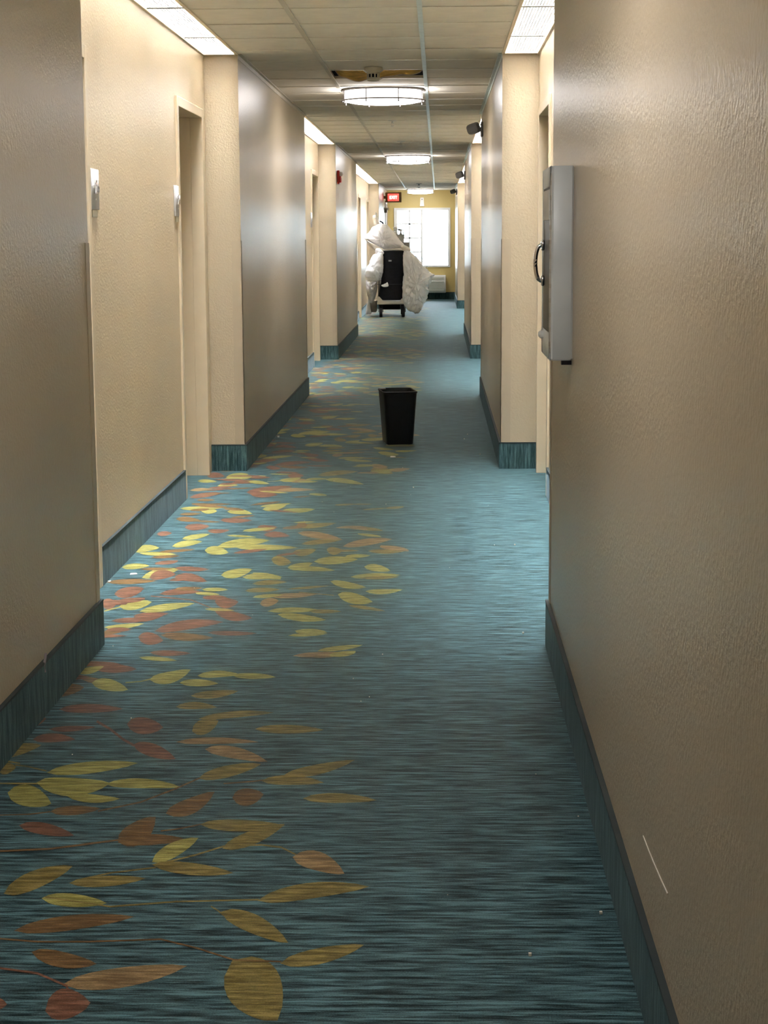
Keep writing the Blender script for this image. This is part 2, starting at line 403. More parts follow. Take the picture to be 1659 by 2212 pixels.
# ------------------------------------------------------------------ walls
def pier(side, rng, idx):
    a, b = rng; x0, x1 = (OL, XL) if side == 'left' else (XR, OR)
    mb = MB(); mb.box((x0, a, 0), (x1, b, HC+.03))
    w = mb.build('wall_'+side, 'wall_taupe')
    nm = {0: 'far behind the camera', 1: 'nearest in the foreground', 2: 'beyond the first doors', 3: 'beyond the second doors', 4: 'last before the window end'}[idx]
    tag(w, f'taupe textured {side} corridor wall section {nm}', 'wall', kind='structure')
    s = 1 if side == 'left' else -1; xf = x1 if side == 'left' else x0
    xr = LR if side == 'left' else RR
    # carpet base wrapped round the section
    bb = MB(); t = .012; c = .006
    ya = a-t if idx > 0 else a; yb = b+t if idx < 4 else b
    bb.box((xf, ya, 0), (xf+s*t, yb, BBH))
    if idx > 0: bb.box((xr, a-t, 0), (xf, a, BBH))
    if idx < 4: bb.box((xr, b, 0), (xf, b+t, BBH))
    o = bb.build('baseboard_'+side, 'carpet_base')
    tag(o, f'teal carpet base on the {side} wall section {nm}', 'baseboard', kind='structure')
    bi = MB(); bi.box((xf, ya-.001, BBH), (xf+s*(t+.001), yb+.001, BBH+.006))
    if idx > 0: bi.box((xr, a-t-.001, BBH), (xf, a, BBH+.006))
    if idx < 4: bi.box((xr, b, BBH), (xf, b+t+.001, BBH+.006))
    bi.build('binding', 'binding', o)
    # vinyl corner guards, 1.35 m high
    for yy, d in ((a, -1), (b, 1)):
        if (d < 0 and idx == 0) or (d > 0 and idx == 4): continue
        g = MB()
        g.box((xf-s*.055, yy, BBH+.006), (xf+s*.003, yy+d*.003, 1.355))
        g.box((xf, yy-d*.055, BBH+.006), (xf+s*.003, yy+d*.003, 1.355))
        g.build('corner_guard', 'guard_taupe', w)
    return w
WL = [pier('left', r, i) for i, r in enumerate(PIER_L)]
WRt = [pier('right', r, i) for i, r in enumerate(PIER_R)]

DW, DH, FW, RV = .915, 2.045, .05, .135    # door leaf width, head, frame face, reveal depth
door_n = [0]
def door(side, yc, place, hinge_far):
    """hollow metal frame with a deep reveal; yc = centre of opening"""
    door_n[0] += 1
    xr = LR if side == 'left' else RR; s = 1 if side == 'left' else -1
    t = thing(f'door_{door_n[0]}', f'tan guest room door in cream metal frame, {place}', 'door', (xr, yc, 0), 0, kind='structure')
    f = MB(); h = DW/2
    for d in (-1, 1):
        y0 = d*h; y1 = d*(h+FW)
        f.box((-s*.06, y0, 0), (s*.012, y1, DH+FW), .002)                 # face and front half of the reveal
        f.box((-s*RV, y0+d*.002, 0), (-s*.06, y1, DH+FW))                 # rebate step
        f.box((-s*.215, y0+d*.015, 0), (-s*RV, y1, DH+FW))
    f.box((-s*.06, -h, DH), (s*.012, h, DH+FW), .002)
    f.box((-s*RV, -h, DH+.002), (-s*.06, h, DH+FW)); f.box((-s*.215, -h, DH+.015), (-s*RV, h, DH+FW))
    f.build('door_frame', 'frame_cream', t)
    l = MB(); l.box((-s*(RV+.045), -h-.012, .008), (-s*RV, h+.012, DH+.012), .002)
    leaf = l.build('door_leaf', 'door_tan', t)
    hd = MB(); yy = (-1 if hinge_far else 1)*(h-.07); x = -s*RV
    hd.box((x, yy-.03, .9), (x+s*.012, yy+.03, 1.14), .004)
    hd.lathe([(.012, 0), (.012, s*.05)], (x+s*.01, yy, .97), 12, 'X')
    hd.box((x+s*.045, min(yy-.01, yy+(.12 if hinge_far else -.12)), .96), (x+s*.06, max(yy+.01, yy+(.12 if hinge_far else -.12)), .98), .004)
    hd.build('door_handle', 'nickel', t, label='brushed metal lever handle')
    return t
def recess(side, a, b, idx, doors):
    xr = LR if side == 'left' else RR; s = 1 if side == 'left' else -1; xo = OL if side == 'left' else OR
    where = ['behind the camera', 'first recess', 'second recess', 'third and farthest recess'][idx]
    mb = MB(); bb = MB(); bi = MB(); y = a+.0
    spans = sorted((d-DW/2-FW+.001, d+DW/2+FW-.001) for d in doors)
    for (p, q) in spans:
        if p > y: mb.box((xo, y, 0), (xr, p, HC+.03))
        mb.box((xo, p, DH+FW-.001), (xr, q, HC+.03))
        mb.box((xo, p, 0), (xr-s*.22, q, DH+FW))      # dark room side closed behind the leaf
        if p-y > .1:
            bb.box((xr, y, 0), (xr+s*.012, p, BBH)); bi.box((xr, y, BBH), (xr+s*.013, p, BBH+.006))
        y = q
    if b > y: mb.box((xo, y, 0), (xr, b, HC+.03))
    w = mb.build('wall_'+side, 'wall_cream'); tag(w, f'cream recessed wall around the {side} doors, {where}', 'wall', kind='structure')
    if bb.v:
        o = bb.build('baseboard_'+side, 'carpet_base'); tag(o, f'teal carpet base between the {side} doors, {where}', 'baseboard', kind='structure')
        bi.build('binding', 'binding', o)
    for i, d in enumerate(doors): door(side, d, f'{["nearer","farther","third","fourth"][i]} one on the {side}, {where}', i % 2 == 1)
    return w
HW = DW/2+FW
ALC = []
for i in range(4):
    for side, PR in (('left', PIER_L), ('right', PIER_R)):
        a, b = PR[i][1], PR[i+1][0]
        ds = [a+.02+HW, b-.16-HW] if i < 3 else [a+.02+HW, a+4.1-HW, a+4.7+HW, b-.16-HW]
        recess(side, a, b, i, ds); ALC.append((side, a, b, i))
# end walls
wb = MB(); wb.box((OL, YB-.2, 0), (OR, YB, 2.9)); tag(wb.build('wall_back', 'wall_taupe'), 'taupe wall closing the corridor behind the camera', 'wall', kind='structure')
WX0, WX1, WZ0, WZ1 = -.965, .237, .745, 1.985      # window opening
we = MB()
we.box((OL, YE, 0), (WX0, YE+.18, 2.9)); we.box((WX1, YE, 0), (OR, YE+.18, 2.9))
we.box((WX0, YE, 0), (WX1, YE+.18, WZ0)); we.box((WX0, YE, WZ1), (WX1, YE+.18, 2.9))
tag(we.build('wall_end', 'wall_yellow'), 'yellow end wall with the bright window', 'wall', kind='structure')
be = MB(); be.box((XL, YE-.012, 0), (XR, YE, BBH)); o = be.build('baseboard_end', 'carpet_base'); tag(o, 'dark carpet base under the end window', 'baseboard', kind='structure')
be = MB(); be.box((XL, YE-.013, BBH), (XR, YE, BBH+.006)); be.build('binding', 'binding', o)
# side walls above the ceiling so the void is closed
for nm, x0, x1 in (('wall_left', OL, OL+.1), ('wall_right', OR-.1, OR)):
    pv = MB(); pv.box((x0, YB, HC+.03), (x1, YE, 2.9)); tag(pv.build(nm, 'dark_void'), f'dark {nm[5:]} side wall above the ceiling tiles', 'wall', kind='structure')

# window
win = thing('window_1', 'bright white vinyl sliding window at the corridor end', 'window', (0, YE, 0), 0, kind='structure')
f = MB(); w = .045
f.box((WX0-.03, -.02, WZ1-.01), (WX1+.03, .1, WZ1+.045), .004); f.box((WX0-.03, -.02, WZ0-.03), (WX1+.03, .1, WZ0+.01), .004)
f.box((WX0-.03, -.02, WZ0), (WX0+w, .1, WZ1), .004); f.box((WX1-w+.02, -.02, WZ0), (WX1+.03, .1, WZ1), .004)
f.build('window_frame', 'vinyl_white', win)
XM = -.375
f = MB(); f.box((XM-.022, .02, WZ0), (XM+.022, .08, WZ1)); f.build('meeting_rail', 'vinyl_white', win)
gx0 = WX0+w; cx = (gx0+XM)/2
g = MB(); g.box((cx-.016, .045, WZ0), (cx+.016, .06, WZ1)); g.build('muntin', 'vinyl_white', win)
for k in range(1, 4):
    z = WZ0+(WZ1-WZ0)*k/4; g = MB(); g.box((gx0, .045, z-.015), (XM, .06, z+.015)); g.build('muntin', 'vinyl_white', win)
for x0, x1, yy in ((gx0, XM, .05), (XM, WX1-.02, .07)):
    g = MB(); g.box((x0, yy, WZ0), (x1, yy+.004, WZ1)); g.build('window_pane', 'pane', win)
gr = MB(); gr.box((-60, YE+.4, -3.4), (60, 140, -3.2)); tag(gr.build('ground', 'asphalt'), 'pale paved ground outside below the window', 'ground', kind='structure')

# ------------------------------------------------------------------ ceiling
ceil = MB(); ceil.box((OL, YB-.2, 2.9), (OR, YE+.2, 3.0)); ceil = ceil.build('ceiling', 'dark_void')
tag(ceil, 'suspended ceiling of tan lay-in tiles on a painted grid', 'ceiling', kind='structure')
T1, T2, T0, TS = -.7003, -.0857, 8.4171, .6096
cols_ = [(XL, T1), (T1, T2), (T2, XR)]
i0 = math.floor((YB-T0)/TS); i1 = math.ceil((YE-T0)/TS)
cache = {}
for ci, (xa, xb) in enumerate(cols_):
    for i in range(i0, i1):
        if ci == 1 and i == 5: continue                      # the missing tile
        y0, y1 = max(T0+i*TS, YB), min(T0+(i+1)*TS, YE)
        key = (ci, round(y1-y0, 3))
        if key not in cache:
            t = MB(); t.box((0, 0, 0), (xb-xa, y1-y0, .016)); o = t.build('ceiling_tile', 'tile', ceil); cache[key] = o
        else:
            o = cache[key].copy(); col.objects.link(o); o.parent = ceil
        o.location = (xa, y0, HC+random.uniform(.0004, .0022)); o.rotation_euler = (random.uniform(-.0015, .0015), 0, 0)
for xx, mt in ((T1, 'tee_tan'), (T2, 'tee_pale')):
    t = MB(); t.box((xx-.012, YB, HC-.004), (xx+.012, YE, HC)); t.box((xx-.002, YB, HC), (xx+.002, YE, HC+.03)); t.build('main_tee', mt, ceil)
c2 = {}
for ci, (xa, xb) in enumerate(cols_):
    for i in range(i0+1, i1):
        if ci not in c2:
            t = MB(); t.box((.012, -.009, -.0022), (xb-xa-.012, .009, .0)); o = t.build('cross_tee', 'tee_cream', ceil); c2[ci] = o
        else:
            o = c2[ci].copy(); col.objects.link(o); o.parent = ceil
        o.location = (xa, T0+i*TS, HC-.0002)
for PR, xx, s in ((PIER_L, XL, 1), (PIER_R, XR, -1)):
    for k, (a, b) in enumerate(PR):
        t = MB(); t.box((xx, a, HC-.006), (xx+s*.022, b, HC-.001)); t.box((xx+s*.0005, a, HC-.03), (xx+s*.003, b, HC-.002)); t.build('wall_angle', 'tee_tan' if s > 0 else 'tee_pale', ceil)
# insulation sagging in the gap left by the missing tile
ig = MB(); n1, n2 = 26, 14; ya, yb = T0+5*TS+.012, T0+6*TS-.004
for j in range(n2+1):
    for i in range(n1+1):
        u, v = i/n1, j/n2; x = T1+.016+(T2-T1-.032)*u; y = ya+(yb-ya)*v
        sag = math.sin(math.pi*u)**.55*(.35+.65*v)*(.8+.35*math.sin(5*u+1.2))
        z = HC+.052-.078*sag+.012*noise.noise(Vector((x*14, y*14, 2)))
        ig.v.append((x, y, z))
for j in range(n2):
    for i in range(n1):
        a = j*(n1+1)+i; ig.f.append((a, a+n1+1, a+n1+2, a+1)); ig.m.append(0)
o2 = len(ig.v); ig.v += [(x, y, z+.08) for x, y, z in ig.v[:o2]]
for j in range(n2):
    for i in range(n1):
        a = o2+j*(n1+1)+i; ig.f.append((a, a+1, a+n1+2, a+n1+1)); ig.m.append(0)
ins = ig.build('insulation_batt', 'insulation', smooth=True); tag(ins, 'yellow fibreglass insulation sagging through the missing ceiling tile', 'insulation')
edge = [Vector(ig.v[n2*(n1+1)+i])+Vector((0, -.004, -.001)) for i in range(n1+1)]
tp = MB(); tp.tube(edge, .0045, 6); tp.build('torn_paper_edge', 'torn_paper', ins, smooth=True, label='pale torn paper facing')

# ------------------------------------------------------------------ fluorescent strips over the recesses
for side, a, b, idx in ALC:
    xr, xf = (LR, XL) if side == 'left' else (RR, XR)
    s = 1 if side == 'left' else -1
    lab = ['behind the camera', 'over the nearest door recess', 'over the second door recess', 'over the farthest door recess'][idx]
    t = thing('ceiling_light', f'long ribbed fluorescent ceiling light on the {side}, {lab}', 'ceiling light', (xr, a, HC), 0, group='recess ceiling lights')
    L = b-a; Wd = abs(xf-xr)
    fr = MB(); q = .013
    fr.box((0, 0, -.012), (s*q, L, .02)); fr.box((s*(Wd-q), 0, -.006), (s*(Wd+.004), L, .02))
    fr.box((s*q, L-.07, -.010), (s*(Wd-q), L, .02)); fr.box((s*q, 0, -.010), (s*(Wd-q), .07, .02)); fr.box((0, 0, .06), (s*Wd, L, .07)); fr.box((0, 0, .018), (s*q, L, .062)); fr.box((s*(Wd-q), 0, .018), (s*Wd, L, .062))
    fr.build('light_frame', 'frame_cream', t)
    e1 = L-.07; marks = [e1]
    y = e1-.78
    while y > .15: marks.append(y); y -= 1.215
    marks.append(.07); marks = marks[::-1]
    for y0, y1 in zip(marks, marks[1:]):
        ln = MB(); ln.add([(s*q, y0, .036), (s*(Wd-q), y0, .036), (s*(Wd-q), y1, .036), (s*q, y1, .036)], [(0, 1, 2, 3)] if s < 0 else [(3, 2, 1, 0)])
        ln.build('light_lens', 'tube_light', t)
    for y0 in marks[1:-1]:
        bars = MB(); bars.box((s*q, y0-.024, -.002), (s*(Wd-q), y0+.024, .001)); bars.build('cross_bar', 'sign_grey', t)
    sl = MB(); ns = 13
    for k in range(1, ns):
        x = s*(q+(Wd-2*q)*k/ns); sl.box((x-.0023, .07, .002), (x+.0023, e1, .034))
    yy = .09
    while yy < e1-.01:
        sl.box((s*q, yy-.0006, .003), (s*(Wd-q), yy+.0006, .033)); yy += .022  # added cross blades steer the light down; the ribs are deepened likewise
    so = sl.build('lens_rib_added_blade', 'white_plastic', t); so['kind'] = 'stuff'

# ------------------------------------------------------------------ drum lamps
def drum(yc, where):
    xc = (T1+T2)/2
    t = thing('ceiling_lamp', f'round drum ceiling lamp with metal bands, {where}', 'ceiling lamp', (xc, yc, HC), 0, group='drum lamps')
    p = MB(); p.lathe([(.296, 0), (.300, -.004), (.300, -.014), (.29, -.016)], n=48); p.build('canopy', 'bronze', t, True)
    d = MB(); d.lathe([(.276, -.010), (.280, -.016), (.280, -.076), (.270, -.084), (.22, -.094), (.14, -.101), (.05, -.104), (.005, -.1045)], n=48)
    d.build('diffuser', 'lamp_acrylic', t, True)
    for z in (-.010, -.078):
        r = MB(); r.ring(.298, .0058, (0, 0, z), 56, 8); r.build('metal_band', 'bronze', t, True)
    for k in range(8):
        a = 2*math.pi*(k+.5)/8; x, y = .298*math.cos(a), .298*math.sin(a)
        b = MB(); b.tube([(x, y, -.004), (x, y, -.094)], .0048, 8); b.lathe([(.001, -.103), (.006, -.1), (.006, -.094), (.003, -.092)], (x, y, 0), 10); b.build('band_post', 'bronze', t, True)
    return t
LY = T0+7.5*TS
drum(LY-16*TS, 'above and just ahead of the camera'); drum(LY, 'nearest in view beside the ceiling gap')
drum(LY+17*TS, 'second in view down the corridor'); drum(T0+50.5*TS, 'last before the window')

# ------------------------------------------------------------------ smoke detector, sprinklers
sm = thing('smoke_detector', 'cream smoke detector hanging at the ceiling gap', 'smoke detector', ((T1+T2)/2-.012, T0+4.76*TS, HC))
b = MB(); b.lathe([(.058, 0), (.060, -.006), (.058, -.018), (.048, -.026), (.040, -.028)], n=32); b.build('detector_base', 'cream_plastic', sm, True)
b = MB(); b.lathe([(.038, -.026), (.040, -.034), (.040, -.040)], n=28); b.lathe([(.040, -.062), (.041, -.072), (.034, -.082), (.012, -.086), (.002, -.086)], n=28)
for k in range(10):
    a = 2*math.pi*k/10; x, y = .036*math.cos(a), .036*math.sin(a); b.tube([(x, y, -.038), (x, y, -.064)], .005, 6)
b.build('detector_head', 'cream_plastic', sm, True)
b = MB(); b.lathe([(.028, -.036), (.028, -.066)], n=20); b.build('sensing_chamber', 'black_plastic', sm, True)
for sx, sz in ((-1, -.022), (1, -.022), (1, -.066)):
    b = MB(); b.tube([(sx*.040, -.02, sz-.012), (sx*.056, -.022, sz), (sx*.062, -.022, sz+.002)], .0035, 6); b.build('clip', 'white_plastic', sm, True)
def sprinkler(p, label, mt='white_plastic', sc=1.):
    t = thing('sprinkler_head', label, 'sprinkler', p, 0, group='pendent sprinklers'); t.scale = (sc,)*3
    b = MB(); b.lathe([(.040, 0), (.040, -.003), (.030, -.008), (.014, -.010)], n=24); b.build('escutcheon', mt, t, True)
    b = MB(); b.lathe([(.010, -.008), (.010, -.02), (.006, -.022), (.006, -.024)], n=12)
    for sx in (-1, 1): b.tube([(sx*.006, 0, -.02), (sx*.013, 0, -.03), (sx*.011, 0, -.044), (0, 0, -.052)], .0025, 6)
    b.build('frame_arms', mt, t, True)
    b = MB(); b.lathe([(.005, -.051), (.018, -.053), (.018, -.055), (.004, -.056)], n=16); b.build('deflector', mt, t, True)
q = on_floor(848, 260, HC); sprinkler((q.x, q.y, HC), 'small white ceiling sprinkler just past the nearest drum lamp')
q = on_floor(866, 305, HC); sprinkler((q.x, q.y, HC), 'small white ceiling sprinkler just before the second drum lamp')
q = at(905, 399, 35.2); sprinkler((q.x, 35.2, HC), 'dark ceiling sprinkler silhouetted against the last drum lamp', 'grey_plastic', 1.5)  # grey instead of white paints in its backlit silhouette

# ------------------------------------------------------------------ emergency lamp heads on the right wall
def emhead(Y, z, label, face=0):
    t = thing('emergency_light', label, 'emergency light', (XR, Y, z), 0, group='emergency light heads')
    b = MB(); b.box((-.02, -.055, -.06), (0, .055, .06), .006); b.build('back_plate', 'dark_grey', t, True)
    b = MB(); b.tube([(-.018, 0, .0), (-.045, 0, .006)], .018, 10); b.build('swivel', 'dark_grey', t, True)
    h = MB()
    prof = [(.030, .052), (.046, .040), (.050, .0), (.050, -.012), (.044, -.018)]
    rings = []
    for r, d in prof:
        rings.append([(r*1.05*math.copysign(abs(math.cos(a))**.6, math.cos(a)), -d, r*.9*math.copysign(abs(math.sin(a))**.6, math.sin(a))) for a in [2*math.pi*k/20 for k in range(20)]])
    h.loft(rings)
    for zz in (-.02, 0, .02): h.box((-.038, -.0535, zz-.004), (.038, -.040, zz+.004))
    ho = h.build('lamp_head', 'grey_plastic', t, True, loc=(-.076, 0, .008), rot=(R(8), R(-16), R(-28)))
    l = MB(); l.lathe([(.040, .018), (.040, .021), (.02, .026), (.002, .027)], n=20, axis='Y'); l.build('lens', 'clear_lens', ho, True)
emhead(14.98, 2.25, 'dark grey emergency lamp head high on the right wall, nearest')
emhead(24.75, 2.21, 'dark grey emergency lamp head high on the right wall, second')
emhead(35.9, 2.27, 'dark grey emergency lamp head high on the right wall, farthest')

# ------------------------------------------------------------------ fire alarm
fa = thing('fire_alarm', 'red fire alarm strobe high on the left wall', 'fire alarm', (XL, 20.52, 2.055))
b = MB(); b.box((0, -.06, -.075), (.028, .06, .075), .006); b.box((.026, -.05, -.06), (.046, .05, .012), .006); b.build('housing', 'red_plastic', fa, True)
b = MB(); b.lathe([(.024, .028), (.024, .05), (.016, .062), (.003, .066)], (0, 0, .036), 20, 'X'); b.build('strobe_lens', 'clear_lens', fa, True)
b = MB(); b.box((.045, -.035, -.045), (.049, .035, -.040)); b.box((.045, -.035, -.030), (.049, .035, -.025)); b.box((.045, -.035, -.015), (.049, .035, -.010)); b.build('horn_grille', 'dark_grey', fa)

# ------------------------------------------------------------------ text helper
def text_mesh(txt, size, depth, name, mat, parent, loc, rot, align='CENTER', sx=1.):
    cu = bpy.data.curves.new(name, 'FONT'); cu.body = txt; cu.size = size; cu.extrude = depth; cu.align_x = align; cu.align_y = 'CENTER'; cu.resolution_u = 3
    tmp = bpy.data.objects.new('tmp', cu); col.objects.link(tmp)
    dg = bpy.context.evaluated_depsgraph_get(); me = bpy.data.meshes.new_from_object(tmp.evaluated_get(dg)); me.name = name
    bpy.data.objects.remove(tmp); bpy.data.curves.remove(cu)
    me.materials.clear(); me.materials.append(MATS[mat])
    o = bpy.data.objects.new(name, me); col.objects.link(o); o.parent = parent; o.location = loc; o.rotation_euler = rot; o.scale = (sx, 1, 1)
    return o
# ------------------------------------------------------------------ room number plates
def plate(side, y, num, label, z=1.56):
    xr = LR if side == 'left' else RR; s = 1 if side == 'left' else -1
    t = thing('room_sign', label, 'room sign', (xr, y, z), 0, group='room number signs')
    b = MB(); b.box((0, -.082, -.078), (s*.009, .082, .078), .003); b.build('sign_plate', 'sign_grey', t, True)
    text_mesh(num, .078, .003, 'room_number', 'chrome', t, (s*.0125, .002, .006), (R(90), 0, R(90 if s > 0 else -90)))
    b = MB(); b.lathe([(.005, 0), (.005, s*.012), (.002, s*.013)], (0, 0, -.038), 12, 'X'); b.build('stud', 'white_plastic', t, True)
    b = MB(); b.box((0, -.045, -.108), (s*.006, .05, -.079), .002); b.build('sign_slot', 'cream_plastic', t)
plate('left', 6.99, '126', 'grey room number sign nearest, beside the foreground wall edge')
plate('left', 9.205, '124', 'grey room number sign beside the nearest visible door frame')
plate('left', 18.95, '122', 'grey room number sign beside the second recess door on the left')

# ------------------------------------------------------------------ fire extinguisher cabinet
fc = thing('extinguisher_cabinet', 'dented stainless steel extinguisher cabinet on the right wall', 'cabinet', (XR, 4.93, 1.025))
CW, CH, CD = .385, .532, .060
b = MB()
b.box((-CD, 0, 0), (0, CW, CH), .005); bo = b.build('cabinet_box', 'steel', fc, True)
b = MB(); fb = .035; x0, x1 = -CD-.0035, -CD+.001
b.box((x0, .008, .0), (x1, fb+.008, CH), .004); b.box((x0, CW-fb, 0), (x1, CW, CH), .004); b.box((x0, .008, CH-.055), (x1, CW, CH), .004); b.box((x0, .008, 0), (x1, CW, .075), .004)
dr = b.build('cabinet_door', 'steel', fc, True)
b = MB(); b.box((-CD-.0018, fb, .07), (-CD-.001, CW-fb, CH-.05)); b.build('door_glass', 'black_plastic', dr)
b = MB(); b.box((-CD-.0042, fb+.02, CH-.145), (-CD-.0016, CW-fb-.005, CH-.062)); b.build('paper_label', 'paper_white', dr)
b = MB(); b.tube([(-CD, .012, .02), (-CD, .012, CH-.02)], .0042, 8)
for k in range(12): b.lathe([(.0052, 0), (.0052, .012)], (-CD, .012, .04+k*.04), 8)
b.build('hinge', 'nickel', dr, True)
hz = .265; hy = CW-.10
b = MB(); b.tube([(-CD-.003-.026*math.sin(math.pi*k/16)**.55, hy, hz+.052*math.cos(math.pi*k/16)) for k in range(17)], .0062, 10)
b.box((-CD-.012, hy-.012, hz+.036), (-CD-.003, hy+.012, hz+.066), .003); b.box((-CD-.012, hy-.012, hz-.066), (-CD-.003, hy+.012, hz-.036), .003)
b.build('pull_handle', 'chrome', dr, True)
b = MB(); b.lathe([(.011, 0), (.012, -.008), (.006, -.014), (.001, -.015)], (-CD-.009, CW*.55, .062), 16, 'X'); b.build('knob', 'white_plastic', dr, True)
b = MB(); b.box((-.03, .004, -.012), (-.002, .03, 0)); b.build('slot_gap_dark', 'black_plastic', fc)  # black block paints in the dark of the slot gap under the cabinet

# ------------------------------------------------------------------ waste bin
wbn = thing('waste_bin', 'black square plastic waste bin standing on the carpet', 'waste bin', (-.277, 11.88, 0), R(8.5))
def rsq(hx, hy, z, r, n=5):
    out = []
    for cx_, cy_, a0 in ((hx-r, hy-r, 0), (-hx+r, hy-r, 90), (-hx+r, -hy+r, 180), (hx-r, -hy+r, 270)):
        for k in range(n): a = R(a0+90*k/(n-1)); out.append((cx_+r*math.cos(a), cy_+r*math.sin(a), z))
    return out
b = MB()
b.loft([rsq(.086, .135, 0, .03), rsq(.090, .139, .004, .03), rsq(.112, .165, .345, .03), rsq(.112, .165, .352, .03), rsq(.109, .162, .352, .028), rsq(.107, .160, .34, .028), rsq(.086, .135, .012, .026)])
b.build('bin_body', 'black_plastic', wbn, True)
b = MB(); b.loft([rsq(.112, .165, .343, .03), rsq(.1165, .1695, .346, .032), rsq(.1165, .1695, .354, .032), rsq(.1125, .1655, .357, .031), rsq(.1085, .1615, .353, .029), rsq(.1085, .1615, .343, .029)], caps=False)
b.build('bin_rim', 'black_plastic', wbn, True)
b = MB(); b.box((-.115, .075, .352), (-.070, .112, .3625), .003); b.build('rim_tab', 'grey_plastic', wbn, True)

# ------------------------------------------------------------------ end wall: heater unit, sensor, exit sign
pt = thing('wall_heater', 'white louvred wall heater unit under the window', 'heater', (-.37, YE, .150))
b = MB(); b.box((-.535, -.20, 0), (.535, 0, .39), .012); b.build('heater_body', 'vinyl_white', pt, True)
for k in range(9):
    b = MB(); z = .05+k*.024; b.box((-.49, -.212, z), (.49, -.197, z+.012)); b.build('louver', 'louver', pt)
for k in range(3):
    b = MB(); z = .29+k*.022; b.box((-.49, -.206, z), (.49, -.197, z+.010)); b.build('grille_slat', 'louver', pt)
sb = thing('wall_sensor', 'small white tapered box on the end wall above the window', 'sensor', (-.365, YE, 2.075))
b = MB(); b.loft([[(-.048, -.05, -.01), (.048, -.05, -.01), (.048, 0, -.01), (-.048, 0, -.01)], [(-.036, -.04, .18), (.036, -.04, .18), (.036, 0, .18), (-.036, 0, .18)]]); b.build('sensor_body', 'white_plastic', sb)
b = MB(); b.lathe([(.012, -.041), (.012, -.046), (.004, -.048)], (0, 0, .14), 14, 'Y'); b.build('sensor_eye', 'dark_grey', sb, True)
ex = thing('exit_sign', 'bronze exit sign with glowing red letters near the end of the left wall', 'exit sign', (XL, 37.9, 2.215))
b = MB(); b.box((.035, -.02, -.105), (.375, .02, .105), .006); b.build('sign_housing', 'exit_bronze', ex, True)
b = MB(); b.box((0, -.025, -.03), (.036, .025, .03)); b.build('sign_bracket', 'exit_bronze', ex)
b = MB(); b.box((.085, -.0235, -.075), (.320, -.0195, .075), .002); pn = b.build('sign_face', 'exit_red', ex, True)
text_mesh('EXIT', .095, .002, 'sign_lettering', 'exit_hot', pn, (.2025, -.0255, -.005), (R(90), 0, 0), sx=.86)
tw = thing('twin_head_light', 'dark twin-head emergency light under the exit sign', 'emergency light', (XL, 38.25, 1.96))
b = MB(); b.box((0, -.06, -.06), (.06, .06, .05), .006); b.build('light_body', 'cart_brown', tw, True)
for k in (-1, 1):
    b = MB(); b.lathe([(.012, .03), (.028, .0), (.030, -.02), (.01, -.024)], (.035+k*.04, -.06, .02), 14, 'Y'); b.build('lamp_head', 'white_plastic', tw, True)
tr = MB(); tr.box((XL, 38.6, .16), (XL+.02, 38.75, 2.1)); tr.box((XL, 38.6, 2.1), (XL+.02, 39.9, 2.16)); tr.box((XL, 39.75, .16), (XL+.02, 39.9, 2.1))
tag(tr.build('trim_1', 'sign_grey'), 'grey door trim at the far left by the window', 'trim', kind='structure')

# ------------------------------------------------------------------ housekeeping cart
CY = 31.0
hc = thing('housekeeping_cart', 'loaded housekeeping cart with a black bag on its front end', 'cart', (-.81, CY, 0), R(2))
def cpart(mb, name, mat, smooth=True, parent=None, label=None):
    o = mb.build(name, mat, None, smooth, label=label)
    for v in o.data.vertices: v.co = (v.co.x+.81, v.co.y-CY, v.co.z)
    o.parent = parent or hc; return o
b = MB(); b.box((-1.06, CY-.02, .245), (-.575, CY+1.25, .285), .01); b.box((-1.07, CY-.03, .225), (-.565, CY+.0, .265), .008); cpart(b, 'base_platform', 'cart_grey')
for sx in (-1.0, -.635):
    b = MB(); b.loft([[(sx-.06, CY-.03, .265), (sx+.06, CY-.03, .265), (sx+.06, CY+.06, .265), (sx-.06, CY+.06, .265)], [(sx-.02-(.05 if sx < -.8 else -.05), CY-.02, .36), (sx+.02-(.05 if sx < -.8 else -.05), CY-.02, .36), (sx+.02-(.05 if sx < -.8 else -.05), CY+.06, .36), (sx-.02-(.05 if sx < -.8 else -.05), CY+.06, .36)]])
    cpart(b, 'corner_bumper', 'cart_grey', False)
for sx in (-1.005, -.615):
    for yy in (CY+.05, CY+1.15):
        b = MB(); b.lathe([(.02, -.027), (.085, -.027), (.095, -.02), (.095, .02), (.085, .027), (.02, .027)], (sx, yy, .095), 22, 'X')
        cw = cpart(b, 'caster_wheel', 'rubber')
        b = MB(); b.box((sx-.042, yy-.03, .09), (sx-.032, yy+.03, .23)); b.box((sx+.032, yy-.03, .09), (sx+.042, yy+.03, .23)); b.box((sx-.042, yy-.045, .20), (sx+.042, yy+.045, .245), .004)
        cpart(b, 'caster_fork', 'black_plastic', parent=None)
b = MB(); b.box((-.99, CY+.35, .12), (-.64, CY+1.0, .24), .03); cpart(b, 'under_tray', 'black_plastic')
for sx in (-1.03, -.60):
    for yy in (CY+.22, CY+1.2):
        b = MB(); b.box((sx-.02, yy-.02, .28), (sx+.02, yy+.02, 1.03), .004); cpart(b, 'post', 'cart_brown')
b = MB(); b.box((-1.05, CY+.2, .29), (-1.035, CY+1.22, 1.0)); cpart(b, 'side_panel', 'cart_brown', False)
b = MB(); b.box((-.60, CY+.2, .29), (-.585, CY+1.22, 1.0)); cpart(b, 'side_panel', 'cart_brown', False)
for z in (.62, 1.0):
    b = MB(); b.box((-1.05, CY+.2, z), (-.585, CY+1.22, z+.02)); cpart(b, 'shelf', 'cart_grey', False)
